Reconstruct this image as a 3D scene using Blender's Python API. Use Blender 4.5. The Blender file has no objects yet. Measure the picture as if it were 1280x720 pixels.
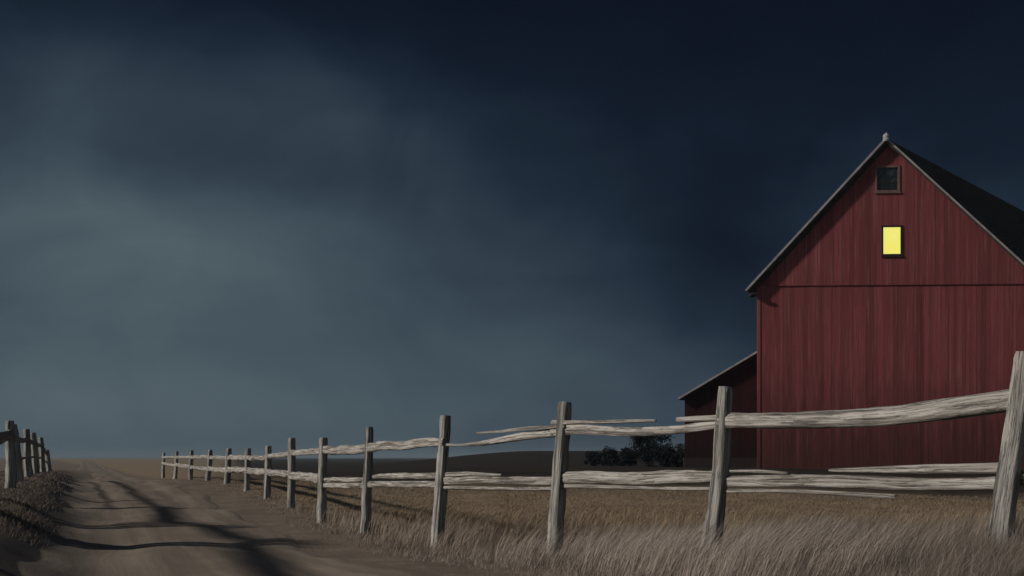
import bpy, math, random
import numpy as np
from mathutils import Vector, Matrix, noise
random.seed(7); rng = np.random.default_rng(11)
scn = bpy.context.scene
C = scn.collection
F = 1400.0; HX, HY = 640.0, 572.0; CAM_H = 1.25     # the lens in photo pixels, the horizon, the eye height

# ------------------------------------------------------------------ helpers
def pt(px, py, d):
    """point at depth d metres in front of the eye"""
    return Vector(((px-HX)*d/F, d, CAM_H - (py-HY)*d/F))
def link(name, verts, faces, mat, parent=None, uvs=None, smooth=False):
    me = bpy.data.meshes.new(name)
    me.from_pydata([tuple(v) for v in verts], [], faces)
    if uvs is not None:
        lay = me.uv_layers.new(name='UVMap')
        k = 0
        for p in me.polygons:
            for li in p.loop_indices:
                lay.data[li].uv = uvs[k]; k += 1
    me.materials.append(mat)
    if smooth:
        for p in me.polygons: p.use_smooth = True
    me.update()
    o = bpy.data.objects.new(name, me); C.objects.link(o)
    if parent: o.parent = parent
    return o
def tag(o, label=None, cat=None, group=None, kind=None):
    if label: o['label'] = label
    if cat: o['category'] = cat
    if group: o['group'] = group
    if kind: o['kind'] = kind
    return o
def empty(name, loc, rz=0.0):
    o = bpy.data.objects.new(name, None); C.objects.link(o)
    o.location = loc; o.rotation_euler = (0, 0, rz); o.empty_display_size = 0.3
    return o
class MB:
    def __init__(s): s.v = []; s.f = []
    def add(s, vs, fs):
        n = len(s.v); s.v += [Vector(v) for v in vs]; s.f += [tuple(i+n for i in f) for f in fs]
    def hexa(s, p):     # 8 points: bottom 0-3, top 4-7
        s.add(p, [(0,3,2,1),(4,5,6,7),(0,1,5,4),(1,2,6,5),(2,3,7,6),(3,0,4,7)])
    def box(s, a, b):
        x0,y0,z0 = a; x1,y1,z1 = b
        s.hexa([(x0,y0,z0),(x1,y0,z0),(x1,y1,z0),(x0,y1,z0),(x0,y0,z1),(x1,y0,z1),(x1,y1,z1),(x0,y1,z1)])
    def prism(s, poly, off):      # poly: list of 3D points, off: extrusion vector
        n = len(poly); off = Vector(off)
        a = [Vector(p) for p in poly]; b = [p+off for p in a]
        s.add(a+b, [tuple(range(n)), tuple(range(2*n-1, n-1, -1))] + [(i, i+n, (i+1)%n+n, (i+1)%n) for i in range(n)])
    def build(s, name, mat, parent=None, smooth=False):
        o = link(name, s.v, s.f, mat, parent, None, smooth)
        import bmesh
        bm = bmesh.new(); bm.from_mesh(o.data); bmesh.ops.recalc_face_normals(bm, faces=bm.faces); bm.to_mesh(o.data); bm.free()
        return o

# ------------------------------------------------------------------ node helpers
def newmat(name):
    m = bpy.data.materials.new(name); m.use_nodes = True
    nt = m.node_tree; b = nt.nodes['Principled BSDF']
    b.inputs['Roughness'].default_value = 0.9
    b.inputs['Specular IOR Level'].default_value = 0.2
    return m, nt, b
def N(nt, t, **kw):
    n = nt.nodes.new(t)
    for k, v in kw.items():
        if k in ('operation','blend_type','data_type','noise_dimensions','sky_type','wave_type','mode','interpolation','normalize','feature','clamp','use_clamp','sun_disc'):
            setattr(n, k, v)
        else: n.inputs[k].default_value = v
    return n
def L(nt, a, b): nt.links.new(a, b)
def M(nt, op, a, b=None, c=None, clamp=False):
    n = nt.nodes.new('ShaderNodeMath'); n.operation = op; n.use_clamp = clamp
    for i, x in enumerate((a, b, c)):
        if x is None: continue
        if isinstance(x, (int, float)): n.inputs[i].default_value = x
        else: nt.links.new(x, n.inputs[i])
    return n.outputs[0]
def mix(nt, fac, a, b, mode='MIX'):
    n = nt.nodes.new('ShaderNodeMix'); n.data_type = 'RGBA'; n.blend_type = mode
    for s, x in ((0, fac), (6, a), (7, b)):
        if isinstance(x, (int, float)): n.inputs[s].default_value = x
        elif isinstance(x, tuple): n.inputs[s].default_value = (*x[:3], 1)
        else: nt.links.new(x, n.inputs[s])
    return n.outputs[2]
def mapping(nt, src, scale):
    n = nt.nodes.new('ShaderNodeMapping'); n.inputs['Scale'].default_value = scale
    nt.links.new(src, n.inputs[0]); return n.outputs[0]
def nz(nt, vec, scale, detail=4, rough=.55, dist=0):
    n = nt.nodes.new('ShaderNodeTexNoise'); n.inputs['Scale'].default_value = scale
    n.inputs['Detail'].default_value = detail; n.inputs['Roughness'].default_value = rough; n.inputs['Distortion'].default_value = dist
    nt.links.new(vec, n.inputs['Vector']); return n.outputs['Fac']
def sstep(nt, x, a, b):
    n = nt.nodes.new('ShaderNodeMapRange'); n.interpolation_type = 'SMOOTHSTEP'
    n.inputs[1].default_value = a; n.inputs[2].default_value = b; n.inputs[3].default_value = 0; n.inputs[4].default_value = 1
    nt.links.new(x, n.inputs[0]); return n.outputs[0]
def bump(nt, h, b, strength=.5, dist=.02):
    n = nt.nodes.new('ShaderNodeBump'); n.inputs['Strength'].default_value = strength; n.inputs['Distance'].default_value = dist
    nt.links.new(h, n.inputs['Height']); nt.links.new(n.outputs[0], b.inputs['Normal'])
def texco(nt, w='Object'): return nt.nodes.new('ShaderNodeTexCoord').outputs[w]

# ------------------------------------------------------------------ materials
def wood_mat(name, light, dark, crack):
    m, nt, b = newmat(name)
    uv = texco(nt, 'UV')
    g1 = nz(nt, mapping(nt, uv, (1.3, 26, 1)), 1.0, 6, .6, .25)
    g2 = nz(nt, mapping(nt, uv, (3.5, 70, 1)), 1.0, 4, .6, .3)
    g3 = nz(nt, mapping(nt, uv, (.9, 2.2, 1)), 1.6, 3)
    c = mix(nt, sstep(nt, g1, .38, .62), dark, light)
    c = mix(nt, M(nt, 'MULTIPLY', sstep(nt, g3, .45, .75), .4), c, (dark[0]*.7, dark[1]*.75, dark[2]*.78))
    cr = sstep(nt, g2, .53, .62)
    cr2 = sstep(nt, nz(nt, mapping(nt, uv, (.8, 17, 1)), 1.0, 5, .6, .35), .555, .60)
    ck = M(nt, 'MAXIMUM', M(nt, 'MULTIPLY', cr, .35), M(nt, 'MULTIPLY', cr2, .7))
    c = mix(nt, ck, c, crack)
    L(nt, c, b.inputs['Base Color'])
    h = M(nt, 'SUBTRACT', M(nt, 'ADD', g1, M(nt, 'MULTIPLY', g2, .4)), ck)
    bump(nt, h, b, 1.0, .022)
    return m
W_RAIL = wood_mat('weathered_rail_wood', (.48,.445,.40), (.27,.24,.21), (.05,.042,.036))
W_POST = wood_mat('weathered_post_wood', (.40,.38,.345), (.21,.195,.175), (.045,.04,.035))
W_DARK = wood_mat('grey_lichened_wood', (.40,.37,.34), (.24,.22,.19), (.04,.035,.03))

def board_mat(name, a, bcol, pale, dirt, low_h):  # dirt: just the darker tone of the lower boards
    m, nt, b = newmat(name)
    ob = texco(nt)
    at = nt.nodes.new('ShaderNodeAttribute'); at.attribute_name = 'tint'
    streak = nz(nt, mapping(nt, ob, (11, 11, .35)), 1.0, 6, .62)
    fine = nz(nt, mapping(nt, ob, (42, 42, .8)), 1.0, 4, .6)
    blot = nz(nt, ob, .35, 4, .6)
    c = mix(nt, at.outputs['Fac'], a, bcol)
    c = mix(nt, M(nt, 'MULTIPLY', sstep(nt, streak, .50, .74), .55), c, pale)
    c = mix(nt, M(nt, 'MULTIPLY', sstep(nt, fine, .52, .66), .6), c, tuple(x*.38 for x in a))
    c = mix(nt, M(nt, 'MULTIPLY', sstep(nt, blot, .45, .7), .35), c, tuple(x*.6 for x in a))
    sep = nt.nodes.new('ShaderNodeSeparateXYZ'); L(nt, ob, sep.inputs[0])
    dn = nz(nt, mapping(nt, ob, (5, 5, .5)), 1.0, 5, .65)
    hh = M(nt, 'ADD', sep.outputs[2], M(nt, 'MULTIPLY', M(nt, 'SUBTRACT', dn, .5), low_h*1.3))
    df = M(nt, 'SUBTRACT', 1.0, sstep(nt, hh, 0.0, low_h))  # darker towards the bottom, with a noisy edge
    c = mix(nt, M(nt, 'MULTIPLY', df, .80), c, dirt)  # dirt here is only the darker tone towards the bottom
    L(nt, c, b.inputs['Base Color']); b.inputs['Roughness'].default_value = .8
    bump(nt, M(nt, 'ADD', streak, M(nt, 'MULTIPLY', fine, .6)), b, .6, .012)
    return m
RED = board_mat('faded_barn_red_boards', (.255,.062,.066), (.150,.036,.038), (.40,.17,.165), (.045,.017,.012), 5.0)
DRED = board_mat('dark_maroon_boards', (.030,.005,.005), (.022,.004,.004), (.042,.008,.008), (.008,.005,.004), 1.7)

def plain(name, c1, c2, scale=3.0, rough=.85, stretch=(1,1,1), bstr=.4):
    m, nt, b = newmat(name)
    v = mapping(nt, texco(nt), stretch)
    f = nz(nt, v, scale, 6, .6)
    L(nt, mix(nt, sstep(nt, f, .3, .7), c1, c2), b.inputs['Base Color'])
    b.inputs['Roughness'].default_value = rough
    bump(nt, f, b, bstr, .02)
    return m
TRIM = plain('pale_grey_trim', (.40,.38,.37), (.25,.23,.22), 4, .7)
DTRIM = plain('dark_window_frame', (.035,.022,.018), (.02,.014,.012), 6, .7)
RTRIM = plain('dusty_pink_frame', (.20,.115,.10), (.14,.075,.065), 6, .8)
SHING = plain('dark_roof_shingles', (.075,.062,.048), (.038,.031,.025), 2.2, .95, (1, 1, 3), .8)
STONE = plain('rough_foundation_stone', (.10,.09,.08), (.05,.045,.04), 2.5, .95)
BLACK = plain('dark_interior', (.010,.009,.008), (.006,.005,.005), 2, 1.0)
METAL = plain('galvanised_metal', (.42,.42,.43), (.28,.28,.29), 5, .5)
BARK = plain('twig_bark', (.035,.028,.022), (.02,.016,.013), 5, .95)
def glass_dark():
    m, nt, b = newmat('dusty_dark_glass')
    f = nz(nt, texco(nt), 3.5, 5, .6)
    L(nt, mix(nt, sstep(nt, f, .5, .7), (.012,.014,.013), (.05,.055,.05)), b.inputs['Base Color'])
    b.inputs['Roughness'].default_value = .22; b.inputs['Specular IOR Level'].default_value = .5
    return m
GLASS = glass_dark()
def lit():
    m, nt, b = newmat('lit_window_glow')
    f = nz(nt, texco(nt), 2.0, 3, .5)
    c = mix(nt, sstep(nt, f, .35, .7), (.95,.86,.16), (.92,.89,.24))
    L(nt, c, b.inputs['Emission Color']); b.inputs['Emission Strength'].default_value = .93
    b.inputs['Base Color'].default_value = (.05,.05,.02,1)
    return m
LIT = lit()
def leaf_mat():
    m, nt, b = newmat('dark_shrub_leaves')
    at = nt.nodes.new('ShaderNodeAttribute'); at.attribute_name = 'tint'
    L(nt, mix(nt, at.outputs['Fac'], (.003,.004,.005), (.008,.010,.010)), b.inputs['Base Color'])
    return m
LEAF = leaf_mat()
def grass_mat():
    m, nt, b = newmat('dry_grass_blades')
    at = nt.nodes.new('ShaderNodeAttribute'); at.attribute_name = 'tint'
    g = nt.nodes.new('ShaderNodeNewGeometry').outputs['Position']
    patch = nz(nt, g, .45, 3, .55)
    c = mix(nt, at.outputs['Fac'], (.195,.160,.135), (.47,.40,.34))
    sp = nt.nodes.new('ShaderNodeSeparateXYZ'); L(nt, g, sp.inputs[0])
    # greyer bunch grass on the near side, straw-coloured short grass out in the field
    far = sstep(nt, M(nt, 'ADD', sp.outputs[1], M(nt, 'MULTIPLY', M(nt, 'SUBTRACT', patch, .5), 8)), 10, 17)
    far = M(nt, 'MULTIPLY', far, sstep(nt, M(nt, 'ADD', sp.outputs[0], M(nt, 'MULTIPLY', sp.outputs[1], .42)), 4.2, 6.5))
    c = mix(nt, M(nt, 'SUBTRACT', 1.0, sstep(nt, M(nt, 'ADD', sp.outputs[0], M(nt, 'MULTIPLY', sp.outputs[1], .383)), -1, 1.5)), c, mix(nt, at.outputs['Fac'], (.10,.08,.065), (.21,.17,.14)))
    c = mix(nt, far, c, mix(nt, at.outputs['Fac'], (.25,.185,.120), (.36,.275,.18)))
    c = mix(nt, M(nt, 'MULTIPLY', sstep(nt, patch, .42, .66), .4), c, (.21,.165,.135))
    L(nt, c, b.inputs['Base Color'])
    tr = nt.nodes.new('ShaderNodeBsdfTranslucent'); L(nt, c, tr.inputs[0])
    ms = nt.nodes.new('ShaderNodeMixShader'); ms.inputs[0].default_value = .3
    L(nt, b.outputs[0], ms.inputs[1]); L(nt, tr.outputs[0], ms.inputs[2])
    L(nt, ms.outputs[0], nt.nodes['Material Output'].inputs[0])
    return m
GRASS = grass_mat()
def ground_mat():
    m, nt, b = newmat('dry_field_ground')
    g = nt.nodes.new('ShaderNodeNewGeometry').outputs['Position']
    sep = nt.nodes.new('ShaderNodeSeparateXYZ'); L(nt, g, sep.inputs[0])
    big = nz(nt, g, .12, 4, .6); mid = nz(nt, g, 1.3, 6, .65); fine = nz(nt, g, 14, 5, .7)
    tan = mix(nt, sstep(nt, mid, .3, .7), (.140,.108,.082), (.215,.170,.130))
    tan = mix(nt, M(nt, 'MULTIPLY', sstep(nt, big, .4, .65), .45), tan, (.145,.108,.082))
    tan = mix(nt, M(nt, 'MULTIPLY', sstep(nt, fine, .5, .7), .35), tan, (.08,.058,.042))
    tan = mix(nt, sstep(nt, M(nt, 'ADD', sep.outputs[0], M(nt, 'ADD', M(nt, 'MULTIPLY', sep.outputs[1], .42), M(nt, 'MULTIPLY', M(nt, 'SUBTRACT', mid, .5), 3))), 5.8, 7.6), tan, mix(nt, sstep(nt, mid, .3, .7), (.20,.148,.095), (.28,.21,.135)))
    field_shade = mix(nt, sstep(nt, nz(nt, mapping(nt, g, (.12,.9,1)), 1.0, 6, .65), .3, .7), (.011,.008,.006), (.032,.021,.014))
    # painted shade darkens the field beyond a wavering line some 30 m out on the right-hand side
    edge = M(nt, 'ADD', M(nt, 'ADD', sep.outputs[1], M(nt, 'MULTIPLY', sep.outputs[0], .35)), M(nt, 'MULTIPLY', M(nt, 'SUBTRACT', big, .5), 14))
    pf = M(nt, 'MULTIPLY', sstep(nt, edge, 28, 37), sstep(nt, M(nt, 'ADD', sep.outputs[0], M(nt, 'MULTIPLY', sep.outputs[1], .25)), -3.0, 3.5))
    c = mix(nt, pf, tan, field_shade)
    L(nt, c, b.inputs['Base Color'])
    bump(nt, M(nt, 'ADD', mid, M(nt, 'MULTIPLY', fine, .5)), b, .8, .05)
    return m
GROUND = ground_mat()
def road_mat():
    m, nt, b = newmat('packed_dirt_track')
    uv = texco(nt, 'UV')      # u across the track in metres, v along it
    g = nt.nodes.new('ShaderNodeNewGeometry').outputs['Position']
    mid = nz(nt, g, 1.1, 6, .65); fine = nz(nt, g, 26, 5, .7)
    run = nz(nt, mapping(nt, uv, (3.2, .12, 1)), 1.0, 5, .6)
    c = mix(nt, sstep(nt, run, .3, .7), (.150,.118,.090), (.245,.198,.152))
    c = mix(nt, M(nt, 'MULTIPLY', sstep(nt, mid, .42, .7), .45), c, (.14,.112,.088))
    c = mix(nt, M(nt, 'MULTIPLY', sstep(nt, fine, .55, .72), .5), c, (.09,.07,.055))
    L(nt, c, b.inputs['Base Color'])
    bump(nt, M(nt, 'ADD', M(nt, 'ADD', mid, run), M(nt, 'MULTIPLY', fine, .35)), b, .45, .03)
    return m
ROAD = road_mat()

# ------------------------------------------------------------------ terrain
def ss(x, a, b):
    t = np.clip((x-a)/(b-a), 0, 1); return t*t*(3-2*t)
def left_line(y): return -10.8 - .383*(y-24.0)
def ground_z(x, y):
    x = np.asarray(x, float); y = np.asarray(y, float)
    z = .45*np.exp(-((x-4)**2+(y-7)**2)/(2*3.6**2))
    right = ss(x, -26, 4)
    z = z + right*(.80*ss(y, 18, 47) + 1.45*ss(y, 70, 170))
    z = z + .52*(1-ss(x-left_line(y), .15, 1.75))*ss(-y, -120, -60)*ss(x-left_line(y), -30, -8)      # the left fence stands on a bank
    near = 1-ss(np.hypot(x, y), 45, 80)
    z = z + near*(.035*np.sin(x*1.3+.5*y)*np.sin(y*.9-.4*x) + .02*np.sin(x*3.1-1.7*y+1)*np.sin(2.3*y+x))
    return z
def gz(x, y): return float(ground_z(x, y))
def axis(segs):
    out = []
    for a, b, st in segs: out += list(np.arange(a, b, st))
    out.append(segs[-1][1]); return np.array(out)
xs = axis([(-4000,-800,400),(-800,-160,40),(-160,-50,5),(-50,-24,1),(-24,26,.25),(26,60,1),(60,200,7),(200,800,60),(800,4000,400)])
ys = axis([(-600,-60,60),(-60,0,5),(0,6,1),(6,50,.25),(50,90,1),(90,220,5),(220,800,40),(800,6000,400)])
X, Y = np.meshgrid(xs, ys); Z = ground_z(X, Y)
def grid_mesh(name, X, Y, Z, mat, uv=None):
    ny, nx = X.shape
    v = np.stack([X.ravel(), Y.ravel(), Z.ravel()], 1)
    i = np.arange(ny*nx).reshape(ny, nx)
    q = np.stack([i[:-1,:-1], i[:-1,1:], i[1:,1:], i[1:,:-1]], -1).reshape(-1, 4)
    return np_mesh(name, v, q, mat, uv=uv)
def np_mesh(name, v, q, mat, tint=None, uv=None, tri=None):
    me = bpy.data.meshes.new(name)
    loops = q.ravel(); sizes = np.full(len(q), q.shape[1])
    if tri is not None:
        loops = np.concatenate([loops, tri.ravel()]); sizes = np.concatenate([sizes, np.full(len(tri), 3)])
    starts = np.concatenate([[0], np.cumsum(sizes)[:-1]])
    me.vertices.add(len(v)); me.vertices.foreach_set('co', v.astype(np.float32).ravel())
    me.loops.add(len(loops)); me.loops.foreach_set('vertex_index', loops.astype(np.int32))
    me.polygons.add(len(sizes)); me.polygons.foreach_set('loop_start', starts.astype(np.int32))
    me.update(calc_edges=True)
    if tint is not None:
        a = me.attributes.new('tint', 'FLOAT', 'POINT'); a.data.foreach_set('value', tint.astype(np.float32))
    if uv is not None:
        l = me.uv_layers.new(name='UVMap'); l.data.foreach_set('uv', uv[loops].astype(np.float32).ravel())
    me.materials.append(mat)
    me.polygons.foreach_set('use_smooth', np.ones(len(sizes), bool))
    o = bpy.data.objects.new(name, me); C.objects.link(o); return o
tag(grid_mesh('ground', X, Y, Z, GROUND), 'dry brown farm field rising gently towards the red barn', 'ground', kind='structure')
# the dirt track between the fences
rv = axis([(2,50,.25),(50,90,1),(90,400,10)])
ru = np.linspace(-1, 1, 19)
U, V = np.meshgrid(ru, rv)
hw = 1.75 + .13*np.sin(V*.7) + .08*np.sin(V*1.9+1)
cx = left_line(V) + 3.0
XR = cx + U*hw/np.cos(.366); YR = V + 0*U
rut = -.03*np.exp(-((np.abs(U)*1.75-.8)/.28)**2)
edge = -.05*(np.abs(U) > .98)
ZR = ground_z(XR, YR) + .035 + rut + edge
uvr = np.stack([(U*1.75).ravel(), V.ravel()], 1)
tag(grid_mesh('road', XR, YR, ZR, ROAD, uv=uvr), 'packed dirt farm track running between the two rail fences', 'dirt track', kind='structure')

# ------------------------------------------------------------------ timber: a hand-split pole along a path
def timber(name, pts, rads, mat, parent, flat=1.0, seed=0, step=.10, n=12, ragged=.16, rot=0.0):
    """pts: world points; rads: radius at each point; flat: depth-wise thickness over height"""
    P = [Vector(p) for p in pts]; rs = list(rads)
    cum = [0]
    for a, b in zip(P, P[1:]): cum.append(cum[-1]+(b-a).length)
    Lh = cum[-1]; k = max(6, int(Lh/step)); k = min(k, 70)
    ring = []; axis_dir = (P[-1]-P[0]).normalized()
    side = axis_dir.cross(Vector((0,0,1)) if abs(axis_dir.z) < .8 else Vector((0,1,0))).normalized()
    up = side.cross(axis_dir).normalized()
    rnd = random.Random(seed)
    prof = [1+rnd.uniform(-ragged, ragged) for _ in range(n)]
    ph = rnd.uniform(0, 100)
    verts = []; uvv = []
    for i in range(k+1):
        s = Lh*i/k; j = 0
        while j < len(cum)-2 and s > cum[j+1]: j += 1
        t = (s-cum[j])/max(1e-6, cum[j+1]-cum[j])
        # smooth (Catmull-Rom) centre line
        p0 = P[max(0,j-1)]; p1 = P[j]; p2 = P[j+1]; p3 = P[min(len(P)-1, j+2)]
        c = .5*((2*p1)+(p2-p0)*t+(2*p0-5*p1+4*p2-p3)*t*t+(3*p1-p0-3*p2+p3)*t**3)
        r = rs[j]*(1-t)+rs[j+1]*t
        wob = Vector((noise.noise((s*1.1, ph, 0)), noise.noise((s*1.1, ph, 5)), noise.noise((s*1.1, ph, 9))))*r*.35
        c = c+wob
        endf = 1.0
        if i == 0 or i == k: endf = .90
        for a in range(n):
            an = 2*math.pi*a/n; al = an+rot
            rr = r*prof[a]*endf*(1+.20*noise.noise((s*1.3+ph, a*1.7, 2)) + .15*noise.noise((s*5+ph, a*2.9, 7)))
            ca, sa = math.cos(al), math.sin(al)
            sq = 1/max(abs(math.cos(an)), abs(math.sin(an)))**(.80 if rot else .5)
            if rot: sq *= .90
            verts.append(c + side*ca*rr*sq*flat + up*sa*rr*sq)
            uvv.append((s+ph, a/n*max(.25, 6.28*r)))
    faces = []; uvs = []
    per = max(.25, 6.28*sum(rs)/len(rs))
    for i in range(k):
        for a in range(n):
            b = (a+1) % n
            faces.append((i*n+a, i*n+b, (i+1)*n+b, (i+1)*n+a))
            s0 = Lh*i/k+ph; s1 = Lh*(i+1)/k+ph
            uvs += [(s0, a/n*per), (s0, (a+1)/n*per), (s1, (a+1)/n*per), (s1, a/n*per)]
    faces.append(tuple(range(n-1, -1, -1))); uvs += [(ph+a*.3, a*.09) for a in range(n)]
    faces.append(tuple(k*n+a for a in range(n))); uvs += [(ph+a*.3, a*.09+.5) for a in range(n)]
    inv = parent.matrix_world.inverted() if False else Matrix.Translation(-Vector(parent.location))
    verts = [inv @ v for v in verts]
    o = link(name, verts, faces, mat, parent, uvs, True)
    o.data.polygons[-1].use_smooth = False; o.data.polygons[-2].use_smooth = False
    return o

# ------------------------------------------------------------------ right-hand fence
# (top x, top y, base x, depth, radius at top, radius at foot)
POSTS = [(1282,440,1246,8.0,.070,.100),(906,484,886,9.9,.058,.082),(706,503,692,12.0,.068,.090),(557,520,546,14.6,.064,.084),
         (461,534,456,17.8,.066,.082),(405,547,403,21.3,.078,.086),(365,547,363,25.0,.080,.088),(336,557,334,29.0,.080,.092),
         (310,560,308,33.0,.085,.095),(286,560,284,38.0,.088,.100),(262,562,260,43.0,.088,.100),(240,563,238,49.0,.088,.10),
         (221,564,219,56.0,.085,.10),(205,566,204,64.0,.085,.10)]
right = empty('split_rail_fence', (-1.0, 14.8, gz(-1.0, 14.8)))
tag(right, 'weathered grey split rail fence with broken rails, in front of the red barn', 'fence', 'split rail fences along the track')
def post(parent, tx, ty, bx, d, rt, rb, mat, i):
    top = pt(tx, ty, d); foot = pt(bx, HY, d); g = gz(foot.x, d)
    # follow the lean down to the ground
    mid = top.lerp(Vector((foot.x, d, g)), .5) + Vector((.012*math.sin(i*2.1), 0, 0))
    foot = Vector((foot.x, d, g)); dn = (foot-top).normalized()
    return timber('post', [foot+dn*.3, foot, mid, top], [rb*.93, rb*.91, (rt+rb)*.445, rt*.88], mat, parent, 1.0, 50+i, .09, 16, .07, math.radians(45+9*math.sin(i*1.9)))
for i, p in enumerate(POSTS): post(right, *p[:3], p[3], p[4], p[5], W_POST, i)
# a post beyond the right edge of the picture that carries the next rails
post(right, 1600, 395, 1560, 6.5, .075, .11, W_POST, 30)
POSTD = sorted([((p[0]+p[2])/2, p[3]) for p in POSTS] + [(1580, 6.5)])
def fence_depth(px):
    if px <= POSTD[0][0]: return POSTD[0][1]
    for (a, da), (b, db) in zip(POSTD, POSTD[1:]):
        if px <= b:      # straight in plan: interpolate 1/d
            t = (px-a)/(b-a); return 1/((1-t)/da + t/db)
    return POSTD[-1][1]
rs_ = [0]
def rail(parent, pts, off=0.0, flat=.75, mat=W_RAIL):
    rs_[0] += 1
    P = []; R = []
    for px, py, th in pts:
        d = fence_depth(px)+off+.06
        P.append(pt(px, py, d)); R.append(th/2*d/F*.90)
    return timber('rail', P, R, mat, parent, flat, 200+rs_[0], .07, 14, .15)
# near segment, post 1 to 2
rail(right, [(898,527,19),(980,525.5,22),(1060,521,24),(1126,518.5,26),(1200,510,29),(1275,500,30)])
rail(right, [(912,589,4),(950,589.5,5),(985,591.5,3.5)], -.02)
rail(right, [(900,602,12),(980,601.5,17),(1060,603,18),(1150,605,17),(1262,604,19)])
rail(right, [(1036,587.5,3),(1080,587,7),(1150,586.5,13),(1262,584,19)], .06)
rail(right, [(905,613.5,4.5),(980,614,5),(1060,617,6),(1120,619.5,5)], -.03)
# beyond the near post
rail(right, [(1288,496,26),(1400,488,32),(1590,470,34)]); rail(right, [(1262,598,20),(1400,608,26),(1580,615,28)], .02)
# post 2 to 3
rail(right, [(690,528.5,7),(740,527.5,5),(790,526.5,5),(820,526,3.5)], -.04)
rail(right, [(690,538.5,13),(750,538.5,14),(804,539,12),(850,537,11),(912,530,12)])
rail(right, [(846,524.5,7),(870,524,8),(912,523,9)], .05)
rail(right, [(695,597,17),(760,597,17),(830,596.5,16),(905,595,15)])
rail(right, [(695,607.5,6),(780,609,5),(830,610.5,4.5),(898,611.5,5)], -.03)
# post 3 to 4
rail(right, [(596,541.2,2.6),(630,538.5,4),(660,535.6,5),(706,532.5,6)], -.05)
rail(right, [(552,556.5,4),(580,556,3.5),(605,553.5,7),(640,548.5,10),(706,539,12)], .02)
rail(right, [(548,593.5,8),(590,592.5,7),(627,593.5,3)], .04)
rail(right, [(548,600.5,10),(620,600.5,10),(704,601,11)])
rail(right, [(548,609.5,5.5),(620,610.5,5),(704,611,5)], -.03)
# post 4 to 5
rail(right, [(472,557.8,12),(505,556.5,13),(556,553,12)], -.02)
rail(right, [(466,596,4),(490,595,8),(552,594.5,9)], .03)
rail(right, [(455,605.5,9),(500,605.5,9),(550,605.5,10)])
# post 5 to 6 and on towards the vanishing point
rail(right, [(404,563,11),(430,562,12),(462,560,12),(474,558,9)])
rail(right, [(404,599.5,6),(458,599.5,7)], .04); rail(right, [(404,606.5,6.5),(458,607,7)])
rail(right, [(364,565.5,8),(405,563.5,9.5)]); rail(right, [(364,595,11),(405,598,12)])
rail(right, [(334,570,6.5),(365,567.5,7)]); rail(right, [(334,590.5,8),(365,592.5,9)])
rail(right, [(309,572.5,6),(336,571.5,7)]); rail(right, [(309,588.5,8),(335,590,8)])
rail(right, [(285,572,6),(311,572,6)]);     rail(right, [(285,587,7.5),(311,588,8)])
rail(right, [(261,572,5),(286,572,5.5)]);   rail(right, [(261,586,6),(286,587.5,7)])
rail(right, [(239,571.5,4),(263,571.5,5)]); rail(right, [(239,584,5),(263,586.5,6)])
rail(right, [(220,571.5,3.5),(241,571.5,4)]); rail(right, [(220,581,4.5),(241,584,5)])
rail(right, [(203,571.5,3.2),(222,571.5,3.4)]); rail(right, [(203,579,4),(222,582,4.4)])

# ------------------------------------------------------------------ left-hand fence
left = empty('split_rail_fence', (left_line(30.), 30., gz(left_line(30.), 30.)))
tag(left, 'short stretch of grey rail fence with leaning posts along the left side of the track', 'fence', 'split rail fences along the track')
ld = [9.0, 14.4, 14.7, 15.0, 15.3, 18.5, 18.85, 19.2, 19.5, 24.4, 28.1, 33.1, 38.8, 45.2, 52.6]  # the bunched posts are extra, out of view, shaped to cast broad shadow bars
lean = [0, .05, -.03, .04, .0, .04, .02, .05, -.03, .02, -.15, -.06, -.12, -.12, -.12]
ltop = []
for i, d in enumerate(ld):
    x = left_line(d); g = gz(x, d); hgt = [1.5,1.7,1.85,1.75,1.8,1.75,1.8,1.6,1.35,1.50,1.42,1.42,1.42,1.40,1.05][i]
    k_ = 1.3 if d < 19.2 else 1.0
    foot = Vector((x, d, g)); top = Vector((x+lean[i], d+.03*math.sin(i), g+hgt))
    timber('post', [foot-Vector((0,0,.3)), foot, foot.lerp(top, .5), top], [k_*.115, k_*.11, k_*.10, k_*.085], W_POST, left, 1.0, 80+i, .09, 16, .07, math.radians(40))
    ltop.append((foot, top))
for i in range(len(ld)-1):
    (f0, t0), (f1, t1) = ltop[i], ltop[i+1]
    for j, (h, r) in enumerate(((.77,.075),(.42,.036))):
        if j == 1 and i < 9: continue      # lower rail left out of the nearest bays to spare its shadow
        a = f0.lerp(t0, h); b = f1.lerp(t1, h)
        s = Vector((.02*(1 if (i+j) % 2 else -1), 0, 0)); m = a.lerp(b, .5)+Vector((0,0,-.03))
        timber('rail', [a+s, m+s, b+s], [r*.9, r, r*.85], W_DARK, left, .8, 400+i*4+j, .14, 10, .12)
        if j == 0 and i < 9:      # second rail added above the first on the nearer bays to thicken the shadow
            u = Vector((0,0,.10)); timber('rail', [a-s+u, m-s+u, b-s+u], [.06,.07,.055], W_DARK, left, .8, 460+i, .14, 10, .12)  # added rail, there to thicken the shadow

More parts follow.
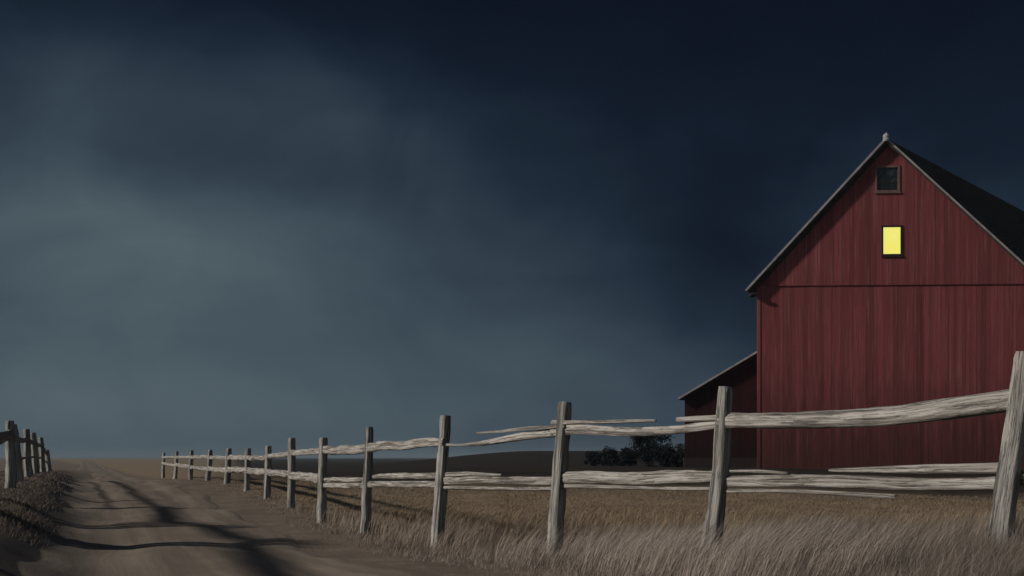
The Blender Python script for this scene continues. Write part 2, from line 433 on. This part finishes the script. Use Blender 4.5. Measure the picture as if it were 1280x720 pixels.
# ------------------------------------------------------------------ the barn
zb = gz(10.3, 47)                                  # ground at the front left corner
D0 = 47.0; ang = math.radians(-3.0)
XL = (947-HX)*D0/F
base_z = CAM_H - (587-HY)*D0/F
O = Vector((XL, D0, base_z)); e1 = Vector((math.cos(ang), math.sin(ang), 0)); nrm = Vector((math.sin(ang), -math.cos(ang), 0))
barn = empty('red_barn', O, ang)
tag(barn, 'tall faded red board barn with steep gable, one window lit yellow', 'barn')
def loc(w):      # world -> barn coordinates
    v = Vector(w)-O; return Vector((v.dot(e1), -v.dot(nrm), v.z))
def fac(px, py, back=0.0):      # a point of the facade plane (or one parallel to it, set back) in barn coordinates
    o = O - nrm*back
    r = Vector(((px-HX)/F, 1, -(py-HY)/F)); c = Vector((0,0,CAM_H))
    t = (o-c).dot(nrm)/r.dot(nrm); return loc(c+r*t)
RW = Vector((.87, 1.0, 0)).normalized()            # the way the ridge runs
rl = Vector((RW.dot(e1), -RW.dot(nrm), 0)); rl = rl/rl.y      # per metre of depth
apex = fac(1112, 181); el = fac(947, 360); band = fac(1100, 356.5).z
# wall line under the right-hand rake, carried on past the edge of the picture to the other eave
rr = fac(1280, 334); sl = (rr.z-apex.z)/(rr.x-apex.x); XR_ = apex.x + (el.z-apex.z)/sl
DEEP = 23.0
def rake(x):
    return el.z+(apex.z-el.z)*x/apex.x if x < apex.x else apex.z+sl*(x-apex.x)
def boards(name, x0, x1, lo, hi, y, mat, w=.24, th=.03, seed=1, holes=()):
    """a wall of vertical boards; lo/hi give its bottom and top at x; holes: (x0,x1,z0,z1)"""
    rnd = random.Random(seed); vs = []; fs = []; tint = []
    def put(a, b, za0, zb0, za1, zb1, yy, t):
        n = len(vs); g = .0015
        vs.extend([(a+g,yy,za0),(b-g,yy,zb0),(b-g,yy+th,zb0),(a+g,yy+th,za0),(a+g,yy,za1),(b-g,yy,zb1),(b-g,yy+th,zb1),(a+g,yy+th,za1)])
        fs.extend([tuple(i+n for i in f) for f in [(0,3,2,1),(4,5,6,7),(0,1,5,4),(1,2,6,5),(2,3,7,6),(3,0,4,7)]])
        tint.extend([t]*8)
    x = x0
    cuts = sorted({c for h in holes for c in h[:2]} | ({apex.x} if x0 < apex.x < x1 else set()))
    while x < x1-1e-4:
        b = x+w*rnd.uniform(.75, 1.2)
        for c in cuts:
            if x+1e-4 < c < b or abs(c-b) < .05: b = c; break
        b = min(b, x1); 
        if x1-b < .06: b = x1
        yy = y+rnd.uniform(-.004, .004); t = rnd.random()
        hs = [h for h in holes if h[0] < (x+b)/2 < h[1]]
        z = [lo(x), lo(b)]
        for h in sorted(hs, key=lambda h: h[2]):
            put(x, b, z[0], z[1], h[2], h[2], yy, t); z = [h[3], h[3]]
        put(x, b, z[0], z[1], hi(x), hi(b), yy, t)
        x = b
    o = link(name, vs, fs, mat, barn)
    a = o.data.attributes.new('tint', 'FLOAT', 'POINT'); a.data.foreach_set('value', np.array(tint, np.float32))
    return o
def rect(px0, py0, px1, py1):
    a = fac(px0, py1); b = fac(px1, py0); return (a.x, b.x, a.z, b.z)
WU = rect(1095, 209, 1122.5, 239); WLt = rect(1103, 283.5, 1126, 318.5)
boards('upper_gable_wall', 0, XR_, lambda x: band, rake, -.05, RED, .17, .03, 5, (WU, WLt))
boards('lower_wall', 0, XR_, lambda x: 0.0, lambda x: band+.05, 0, RED, .17, .03, 9)
mb = MB(); mb.box((-.015, -.028, 0), (.11, .04, band-.03)); o = mb.build('corner_board', RED, barn)
mb = MB(); mb.box((XR_-.11, -.028, 0), (XR_+.015, .04, band-.03)); mb.build('corner_board', RED, barn)
# backing of the front wall, side and rear walls
def deep(p, y): return Vector((p[0]+rl.x*y, y, p[2]))
mb = MB()
mb.prism([(0,.035,0),(0,.035,el.z),(apex.x,.035,apex.z-.02),(XR_,.035,el.z),(XR_,.035,0)], (0,.05,0)); inner = mb.build('wall_lining', BLACK, barn)
mb = MB()
for x in (0, XR_):
    a = deep((x,0,0), .09); b = deep((x,0,0), DEEP); s = .12 if x == 0 else -.12
    mb.hexa([a, b, b+Vector((s,0,0)), a+Vector((s,0,0)), a+Vector((0,0,el.z)), b+Vector((0,0,el.z)), b+Vector((s,0,el.z)), a+Vector((s,0,el.z))])
mb.build('side_wall', RED, barn)
mb = MB(); c = Vector((rl.x*DEEP, DEEP, 0))
mb.prism([c, c+Vector((0,0,el.z)), c+Vector((apex.x,0,apex.z)), c+Vector((XR_,0,el.z)), c+Vector((XR_,0,0))], (0,.1,0)); mb.build('rear_wall', RED, barn)
mb = MB(); mb.box((-.06,-.06,-1.0), (XR_+.06,.4,.0)); mb.build('foundation', STONE, barn)
# roof slopes in courses of shingles, overhanging the gable
OVF = .30
def slope(name, pe, pa, mat):
    """pe eave point, pa ridge point (x,z at the facade plane); built as stepped courses"""
    m_ = MB(); e = Vector((pe[0],0,pe[1])); a = Vector((pa[0],0,pa[1])); n = 34
    up = (a-e).normalized(); nn = Vector((-up.z,0,up.x)); 
    if nn.z < 0: nn = -nn
    for i in range(n):
        s0 = e.lerp(a, i/n); s1 = e.lerp(a, (i+1)/n)
        q0, q1 = -OVF, DEEP+.4
        t0, t1 = .13+.035, .13
        pts = []
        for y in (q0, q1):
            off = Vector((rl.x*y, y, 0))
            pts.append([s0+off, s1+off, s1+nn*t1+off, s0+nn*t0+off])
        A, B = pts
        m_.add(A+B, [(0,1,2,3),(7,6,5,4),(0,4,5,1),(1,5,6,2),(2,6,7,3),(3,7,4,0)])
    return m_.build(name, mat, barn)
kl = (apex.z-el.z)/apex.x
eL = (-.22, el.z-.22*kl+.02); pA = (apex.x, apex.z+.02); eR = (XR_+.32, el.z+.32*sl+.02)
slope('roof', eL, pA, SHING); slope('roof', eR, pA, SHING)
# barge boards along the two rakes and the box of the eave end
def barge(e, a, h):
    m_ = MB(); E = Vector((e[0],0,e[1])); A = Vector((a[0],0,a[1])); up = (A-E).normalized(); nn = Vector((-up.z,0,up.x))
    if nn.z < 0: nn = -nn
    off = Vector((rl.x*-OVF, -OVF, 0)); q = [E+off, A+off, A+off+nn*.155, E+off+nn*.155]
    q[0] = q[0]+nn*(.13-h); q[1] = q[1]+nn*(.13-h)
    m_.prism(q, (0,-.035,0)); return m_.build('barge_board', TRIM, barn)
barge(eL, (pA[0]+.0, pA[1]), .06); barge(eR, (pA[0]-.0, pA[1]), .045)
m_ = MB(); x0 = eL[0]-.06; m_.box((x0-.02, -OVF-.03, eL[1]-.10), (x0+.24, .5, eL[1]-.01)); m_.build('eave_box', DTRIM, barn)
# ridge cap with its ball finial
m_ = MB(); ac = Vector((pA[0]-rl.x*OVF, -OVF-.04, pA[1]+.15))
for (r0, z0, r1, z1) in [(.12,-.12,.15,-.04),(.15,-.04,.09,.02)]:
    k = 10; ring = lambda r, z: [ac+Vector((r*math.cos(2*math.pi*i/k), r*math.sin(2*math.pi*i/k), z)) for i in range(k)]
    a_, b_ = ring(r0, z0), ring(r1, z1); m_.add(a_+b_, [(i, (i+1)%k, (i+1)%k+k, i+k) for i in range(k)])
cap = m_.build('ridge_cap', METAL, barn, True)
m_ = MB(); k = 12; prof = [(.0,-.04),(.09,-.02),(.13,.04),(.14,.10),(.11,.16),(.05,.20),(.02,.21),(.012,.26),(0,.27)]
rings = [[ac+Vector((r*math.cos(2*math.pi*i/k), r*math.sin(2*math.pi*i/k), z)) for i in range(k)] for r, z in prof]
for A, B in zip(rings, rings[1:]): m_.add(A+B, [(i, (i+1)%k, (i+1)%k+k, i+k) for i in range(k)])
m_.build('finial', METAL, barn, True)
m_ = MB(); y0, y1 = -OVF+.1, DEEP+.4
a = Vector((pA[0]+rl.x*y0, y0, pA[1]+.13)); b = Vector((pA[0]+rl.x*y1, y1, pA[1]+.13))
for s in (-1, 1):
    w = Vector((.17*s, 0, -.17*(kl if s < 0 else -sl)))
    m_.hexa([a, b, b+w, a+w, a+Vector((0,0,.06)), b+Vector((0,0,.06)), b+w+Vector((0,0,.06)), a+w+Vector((0,0,.06))])
m_.build('ridge_board', SHING, barn)
# windows: frame, sash bars, pane
def window(h, fm, pm, fw, proud, label, bars):
    x0, x1, z0, z1 = h; y = -.05-proud
    f = MB()
    f.box((x0-fw, y, z0-fw), (x0+.02, .02, z1+fw)); f.box((x1-.02, y, z0-fw), (x1+fw, .02, z1+fw))
    f.box((x0+.02, y, z1-.02), (x1-.02, .02, z1+fw)); f.box((x0+.02, y, z0-fw), (x1-.02, .02, z0+.02))
    fr = f.build('window', fm, barn); fr['label'] = label
    s = MB(); s.box((x0-fw-.01, y-.02, z0-fw-.055), (x1+fw+.03, -.052, z0-fw-.002)); s.build('sill', fm, fr)
    p = MB(); p.box((x0+.022, -.018, z0+.022), (x1-.022, .0, z1-.022)); p.build('pane', pm, fr)
    if bars:
        q = MB(); zm = z0+(z1-z0)*.34; q.box((x0+.021, -.035, zm-.018), (x1-.021, -.019, zm+.018)); q.build('sash_bar', DTRIM, fr)
    return fr
window(WU, RTRIM, GLASS, .06, .03, 'dark window with dusty pink frame', True)
window(WLt, DTRIM, LIT, .055, .03, 'window glowing yellow in a dark frame', False)
# lean-to on the left
SB = 2.2
a = fac(851, 498, SB); b = fac(947, 441, SB); k2 = (b.z-a.z)/(b.x-a.x); lx1 = rl.x*SB+.05; lb = fac(900, 572, SB)
wl = fac(856, 520, SB).x
lt = lambda x: a.z + k2*(x-a.x) - .06
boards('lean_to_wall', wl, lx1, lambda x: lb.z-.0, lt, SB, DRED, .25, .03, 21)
m_ = MB(); m_.box((wl-.04, SB-.05, -1.2), (lx1, SB+.3, lb.z-.004)); m_.build('lean_to_foundation', DTRIM, barn)
m_ = MB(); p0 = Vector((wl, SB+.05, -1)); g_ = Vector((rl.x*15, 15, 0)); top_ = Vector((0,0,1+lt(wl)))
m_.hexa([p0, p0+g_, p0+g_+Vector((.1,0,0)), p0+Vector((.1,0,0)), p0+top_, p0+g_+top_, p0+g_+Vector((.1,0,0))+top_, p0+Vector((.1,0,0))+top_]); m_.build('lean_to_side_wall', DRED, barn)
m_ = MB(); q = [Vector((a.x-.14, SB-.28, a.z-.14*k2)), Vector((lx1-.30, SB-.28, a.z+k2*(lx1-.30-a.x)))]
v = Vector((0,0,.10)); g_ = Vector((rl.x*15, 15, 0))
m_.hexa([q[0], q[1], q[1]+g_, q[0]+g_, q[0]+v, q[1]+v, q[1]+g_+v, q[0]+g_+v]); m_.build('lean_to_roof', SHING, barn)
m_ = MB(); m_.prism([q[0]+Vector((0,-.002,.015)), q[1]+Vector((0,-.002,.015)), q[1]+Vector((0,-.002,.105)), q[0]+Vector((0,-.002,.105))], (0,-.03,0)); m_.build('lean_to_barge_board', TRIM, barn)

# ------------------------------------------------------------------ dark shrubs beside the barn
def shrub(px, d, topy, w, lab, seed):
    r_ = np.random.default_rng(seed); x = (px-HX)*d/F; g = gz(x, d)
    hgt = (CAM_H - (topy-HY)*d/F) - g
    root = empty('shrub', (x, d, g)); tag(root, lab, 'shrub', 'dark shrubs left of the barn')
    n = 3600; nc = 22
    cc = np.stack([r_.normal(0, w*.30, nc), r_.normal(0, w*.26, nc), hgt*r_.uniform(.12, .78, nc)], 1)
    cr = r_.uniform(.10, .24, nc)*hgt
    k = r_.integers(0, nc, n); v = r_.normal(size=(n,3)); v /= np.linalg.norm(v, axis=1)[:,None]
    c = cc[k]+v*(cr[k]*r_.uniform(.3, 1.15, n))[:,None]; c[:,2] = np.clip(c[:,2], .02, hgt*.93)
    t1 = r_.normal(size=(n,3)); t1 /= np.linalg.norm(t1, axis=1)[:,None]; t2 = np.cross(t1, r_.normal(size=(n,3))); t2 /= np.linalg.norm(t2, axis=1)[:,None]
    s = r_.uniform(.035, .085, n)[:,None]
    vv = np.stack([c-t1*s, c+t2*s*.5, c+t1*s, c-t2*s*.5], 1).reshape(-1, 3)
    q = np.arange(4*n).reshape(n, 4)
    o = np_mesh('foliage', vv, q, LEAF, np.repeat(r_.random(n), 4)); o.parent = root
    m_ = MB(); rd = random.Random(seed)
    for i in range(26):
        an = rd.uniform(0, 6.28); l = hgt*rd.uniform(.7, 1.08); sp = rd.uniform(.05, .42)*w
        p0 = Vector((rd.uniform(-.1,.1), rd.uniform(-.1,.1), -.1)); p1 = Vector((math.cos(an)*sp*.5, math.sin(an)*sp*.5, l*.6)); p2 = Vector((math.cos(an)*sp, math.sin(an)*sp, l))
        for a_, b_, ra, rb in ((p0,p1,.022,.015),(p1,p2,.015,.006)):
            m_.hexa([a_+Vector((-ra,-ra,0)), a_+Vector((ra,-ra,0)), a_+Vector((ra,ra,0)), a_+Vector((-ra,ra,0)), b_+Vector((-rb,-rb,0)), b_+Vector((rb,-rb,0)), b_+Vector((rb,rb,0)), b_+Vector((-rb,rb,0))])
    m_.build('stems', BARK, root)
    return root
shrub(742, 62, 563, 1.2, 'lowest dark shrub at the left end of the row beside the barn', 1)
shrub(764, 60, 560, 1.4, 'low dark bush between the fence post and the tallest shrub, with thin twigs on top', 2)
shrub(787, 58, 556, 1.5, 'dark round bush directly left of the tallest shrub', 3)
shrub(812, 56, 533, 1.2, 'tallest dark shrub, its top showing above the broken fence rail', 4)
shrub(834, 54, 553, 1.3, 'dark bush between the tallest shrub and the lean-to corner', 5)
shrub(852, 53, 556, 1.1, 'small dark bush touching the corner of the lean-to', 6)

# ------------------------------------------------------------------ dry grass
def right_fence_x(y):
    xs_ = [((p[0]+p[2])/2-HX)*p[3]/F for p in POSTS]; ds_ = [p[3] for p in POSTS]
    return np.interp(y, ds_, xs_)
def blades(name, x, y, h, lean, wid, tint, lab):
    n = len(x); z = ground_z(x, y)
    an = rng.uniform(0, np.pi, n); wx = np.cos(an)*wid; wy = np.sin(an)*wid*.6
    lx, ly = lean
    b = np.stack([x, y, z-.01], 1); W = np.stack([wx, wy, np.zeros(n)], 1)
    m = b+np.stack([lx*.38, ly*.38, h*.58], 1); t = b+np.stack([lx, ly, h*.96], 1)
    v = np.stack([b-W, b+W, m+W*.8, m-W*.8, t], 1).reshape(-1, 3)
    i = np.arange(n)[:,None]*5
    q = i+np.array([[0,1,2,3]]); tr = i+np.array([[3,2,4]])
    o = np_mesh(name, v, q, GRASS, np.repeat(tint, 5), tri=tr)
    tag(o, lab, 'grass', kind='stuff'); return o
def scatter(n, dmin, dmax, keep):
    xs_, ys_ = [], []
    tot = 0
    while tot < n:
        m = n*2
        d = dmin*np.exp(rng.random(m)*np.log(dmax/dmin)); u = rng.uniform(-.52, .52, m)
        x = u*d; k = keep(x, d)
        xs_.append(x[k]); ys_.append(d[k]); tot += k.sum()
    x = np.concatenate(xs_)[:n]; y = np.concatenate(ys_)[:n]; return x, y
def clumps(x, y): return .5+.5*np.sin(x*2.3+1.3*np.sin(y*1.7))*np.sin(y*1.9+1.1*np.sin(x*1.3))
road_r = lambda y: left_line(y)+3.0+1.85
n = 300000
def keepR(x, y):
    e = road_r(y)+.5; far = (y+.35*x) > 33
    p = ss(x, 0, 1)*0 + np.clip((x-e)/1.6, 0, 1)*(.35+.65*clumps(x, y))
    p = np.where(far & (x > -6), p*.0, p)
    return (rng.random(len(x)) < p)
x, y = scatter(n, 6.5, 42, keepR)
nf = np.exp(-((x-right_fence_x(y)+.1)/1.0)**2)       # taller growth along the fence foot
h = (.09+.16*nf+.10*clumps(x*1.7, y*1.3))*rng.uniform(.5, 1.5, n)*np.interp(y, [8, 14, 24, 40], [1.1, .95, .36, .2])
h = h*np.clip((x-road_r(y))/3.6+.12, .2, 1)
lean = (h*rng.normal(.38, .30, n), h*rng.normal(0, .25, n))
wid = np.maximum(.0013, .00024*y)*rng.uniform(.7, 1.3, n)
blades('dry_grass', x, y, h, lean, wid, rng.random(n)**1.3, 'tall dry tan grass growing around the foot of the broken rail fence')
# the tallest seed stalks, thinly scattered
n2 = 19000
x, y = scatter(n2, 7.5, 22, lambda x, y: (x > road_r(y)+1.2) & (rng.random(len(x)) < (.04+.96*clumps(x*1.3, y*1.1)**2)*(.25+.75*np.exp(-((x-right_fence_x(y)+.3)/1.6)**2))))
h = rng.uniform(.22, .52, n2)*np.interp(y, [8, 14, 22], [1.0, .95, .7])
cl = np.sin(x*1.1+.7*y)*.2
blades('dry_grass', x, y, h, (h*rng.normal(.42+cl, .2, n2), h*rng.normal(0, .2, n2)), np.maximum(.0018, .00028*y), 1.1+.7*rng.random(n2), 'taller pale wispy grass stalks leaning to the right among the short grass by the broken fence')
# the left verge
n3 = 22000
def keepL(x, y):
    e = left_line(y)+1.25
    return (x < e) & (x > e-5) & (rng.random(len(x)) < np.clip((e-x)/.7, 0, 1))
xl, yl = scatter(n3, 13, 60, keepL)
hl = .055*rng.uniform(.4, 1.5, n3)*np.interp(yl, [13, 60], [1.2, .8])
blades('dry_grass', xl, yl, hl, (hl*rng.normal(.3,.3,n3), hl*rng.normal(0,.25,n3)), np.maximum(.002, .0004*yl), rng.random(n3), 'pale dry grass on the low bank under the fence left of the track')

# ------------------------------------------------------------------ light
SUN_EL = 27.0
to = Vector((.955, .295, 0)).normalized()*math.cos(math.radians(SUN_EL)); to.z = -math.sin(math.radians(SUN_EL))
ld_ = bpy.data.lights.new('sun', 'SUN'); ld_.energy = 2.75; ld_.angle = math.radians(3.2); ld_.color = (1, .955, .89)
so = bpy.data.objects.new('sun', ld_); C.objects.link(so); so.rotation_euler = to.to_track_quat('-Z', 'Y').to_euler(); so.location = (-30, -20, 30)
w = bpy.data.worlds.new('World'); scn.world = w; w.use_nodes = True
nt = w.node_tree; bg = nt.nodes['Background']
sky = nt.nodes.new('ShaderNodeTexSky'); sky.sky_type = 'NISHITA'; sky.sun_disc = False
sky.sun_elevation = math.radians(SUN_EL); sky.sun_rotation = math.atan2(-to.x, -to.y)
g = nt.nodes.new('ShaderNodeTexCoord').outputs['Generated']
sep = nt.nodes.new('ShaderNodeSeparateXYZ'); L(nt, g, sep.inputs[0])
sx, sy, sz = sep.outputs
az = M(nt, 'ARCTAN2', sx, sy); elv = M(nt, 'ARCSINE', sz)
cb = nt.nodes.new('ShaderNodeCombineXYZ'); L(nt, az, cb.inputs[0]); L(nt, elv, cb.inputs[1])
wv = cb.outputs[0]
n1 = nz(nt, mapping(nt, wv, (2.2, 5.0, 1)), 1.0, 3, .5, .4)
n2_ = nz(nt, mapping(nt, wv, (5, 15, 1)), 1.0, 5, .6, .6)
n3_ = nz(nt, mapping(nt, wv, (6.5, 7.5, 1)), 1.0, 6, .6, .8)
e2 = M(nt, 'ADD', elv, M(nt, 'MULTIPLY', M(nt, 'SUBTRACT', n1, .5), .09))
a2 = M(nt, 'ADD', az, M(nt, 'MULTIPLY', M(nt, 'SUBTRACT', n1, .5), .16))
lf = M(nt, 'SUBTRACT', 1.0, sstep(nt, a2, -.36, .36))
h = M(nt, 'ADD', .42, M(nt, 'MULTIPLY', lf, .08))
t = M(nt, 'SUBTRACT', 1.0, M(nt, 'DIVIDE', e2, h), clamp=True)
t = M(nt, 'MULTIPLY', t, M(nt, 'ADD', .60, M(nt, 'MULTIPLY', lf, .46)))
t = M(nt, 'ADD', t, M(nt, 'MULTIPLY', M(nt, 'SUBTRACT', n2_, .5), .20))
t = M(nt, 'ADD', t, M(nt, 'MULTIPLY', M(nt, 'SUBTRACT', n3_, .5), .30))
def blob(t, px, py, ra, re, amp):
    ca = math.atan2((px-HX)/F, 1); ce = math.atan((HY-py)/F)
    dx = M(nt, 'DIVIDE', M(nt, 'SUBTRACT', a2, ca), ra); dy = M(nt, 'DIVIDE', M(nt, 'SUBTRACT', e2, ce), re)
    q = M(nt, 'ADD', M(nt, 'MULTIPLY', dx, dx), M(nt, 'MULTIPLY', dy, dy))
    gss = M(nt, 'EXPONENT', M(nt, 'MULTIPLY', q, -1.0))
    return M(nt, 'ADD', t, M(nt, 'MULTIPLY', gss, amp))
t = M(nt, 'SUBTRACT', t, M(nt, 'MULTIPLY', M(nt, 'SUBTRACT', 1.0, sstep(nt, elv, -.01, .05)), .24))
t = blob(t, 260, 320, .17, .055, .20)
t = blob(t, 60, 300, .10, .05, .12)
t = blob(t, 380, 130, .12, .05, .20)
t = blob(t, 90, 150, .07, .06, .14)
t = blob(t, 250, 215, .10, .02, -.06)
t = blob(t, 480, 215, .07, .035, .03)
t = blob(t, 910, 330, .07, .10, -.20)
t = blob(t, 200, 290, .12, .022, .04)
t = blob(t, 700, 440, .10, .04, .10)
t = M(nt, 'MULTIPLY', t, M(nt, 'SUBTRACT', 1.0, M(nt, 'MULTIPLY', sstep(nt, M(nt, 'ADD', elv, M(nt, 'MULTIPLY', az, .10)), .27, .42), .62)))
ramp = nt.nodes.new('ShaderNodeValToRGB'); L(nt, t, ramp.inputs[0])
def s2l(c): return tuple(((x/255+.055)/1.055)**2.4 if x > 10 else x/255/12.92 for x in c)+(1,)
stops = [(0,(9,15,30)),(.18,(16,25,40)),(.38,(29,42,56)),(.62,(51,65,77)),(.85,(69,84,93)),(1,(83,97,104))]
el_ = ramp.color_ramp.elements
el_[0].position = 0; el_[0].color = s2l(stops[0][1]); el_[1].position = 1; el_[1].color = s2l(stops[-1][1])
for p, c in stops[1:-1]: e = el_.new(p); e.color = s2l(c)
# storm cloud ahead, clearer sky behind the viewer
back = sstep(nt, sy, .45, -.35)
back = M(nt, 'SUBTRACT', 1.0, sstep(nt, sy, -.35, .45))
clear = mix(nt, 1.0, sky.outputs[0], (.032,.032,.032), 'MULTIPLY')
stormmix = mix(nt, back, ramp.outputs[0], clear)
L(nt, stormmix, bg.inputs['Color']); bg.inputs['Strength'].default_value = 1.0

# ------------------------------------------------------------------ thin evening haze
hm = bpy.data.materials.new('evening_haze'); hm.use_nodes = True
hn = hm.node_tree; hn.nodes.remove(hn.nodes['Principled BSDF'])
pv = hn.nodes.new('ShaderNodeVolumePrincipled'); pv.inputs['Color'].default_value = (.36,.46,.54,1); pv.inputs['Density'].default_value = .00042
hn.links.new(pv.outputs[0], hn.nodes['Material Output'].inputs['Volume'])
m_ = MB(); m_.box((-4100,-700,-1.0), (4100,6100,17.0)); hz = m_.build('haze', hm); tag(hz, kind='stuff')

# ------------------------------------------------------------------ camera
cam = bpy.data.cameras.new('camera'); co = bpy.data.objects.new('camera', cam); C.objects.link(co)
cam.sensor_width = 36; cam.lens = 36*F/1280; co.location = (0, 0, CAM_H); co.rotation_euler = (math.pi/2, 0, 0)
cam.shift_y = (HY-360)/1280; cam.clip_end = 12000; cam.clip_start = .1
scn.camera = co
vs = scn.view_settings; vs.view_transform = 'Standard'; vs.look = 'None'; vs.exposure = 0; vs.gamma = 1; vs.use_curve_mapping = False
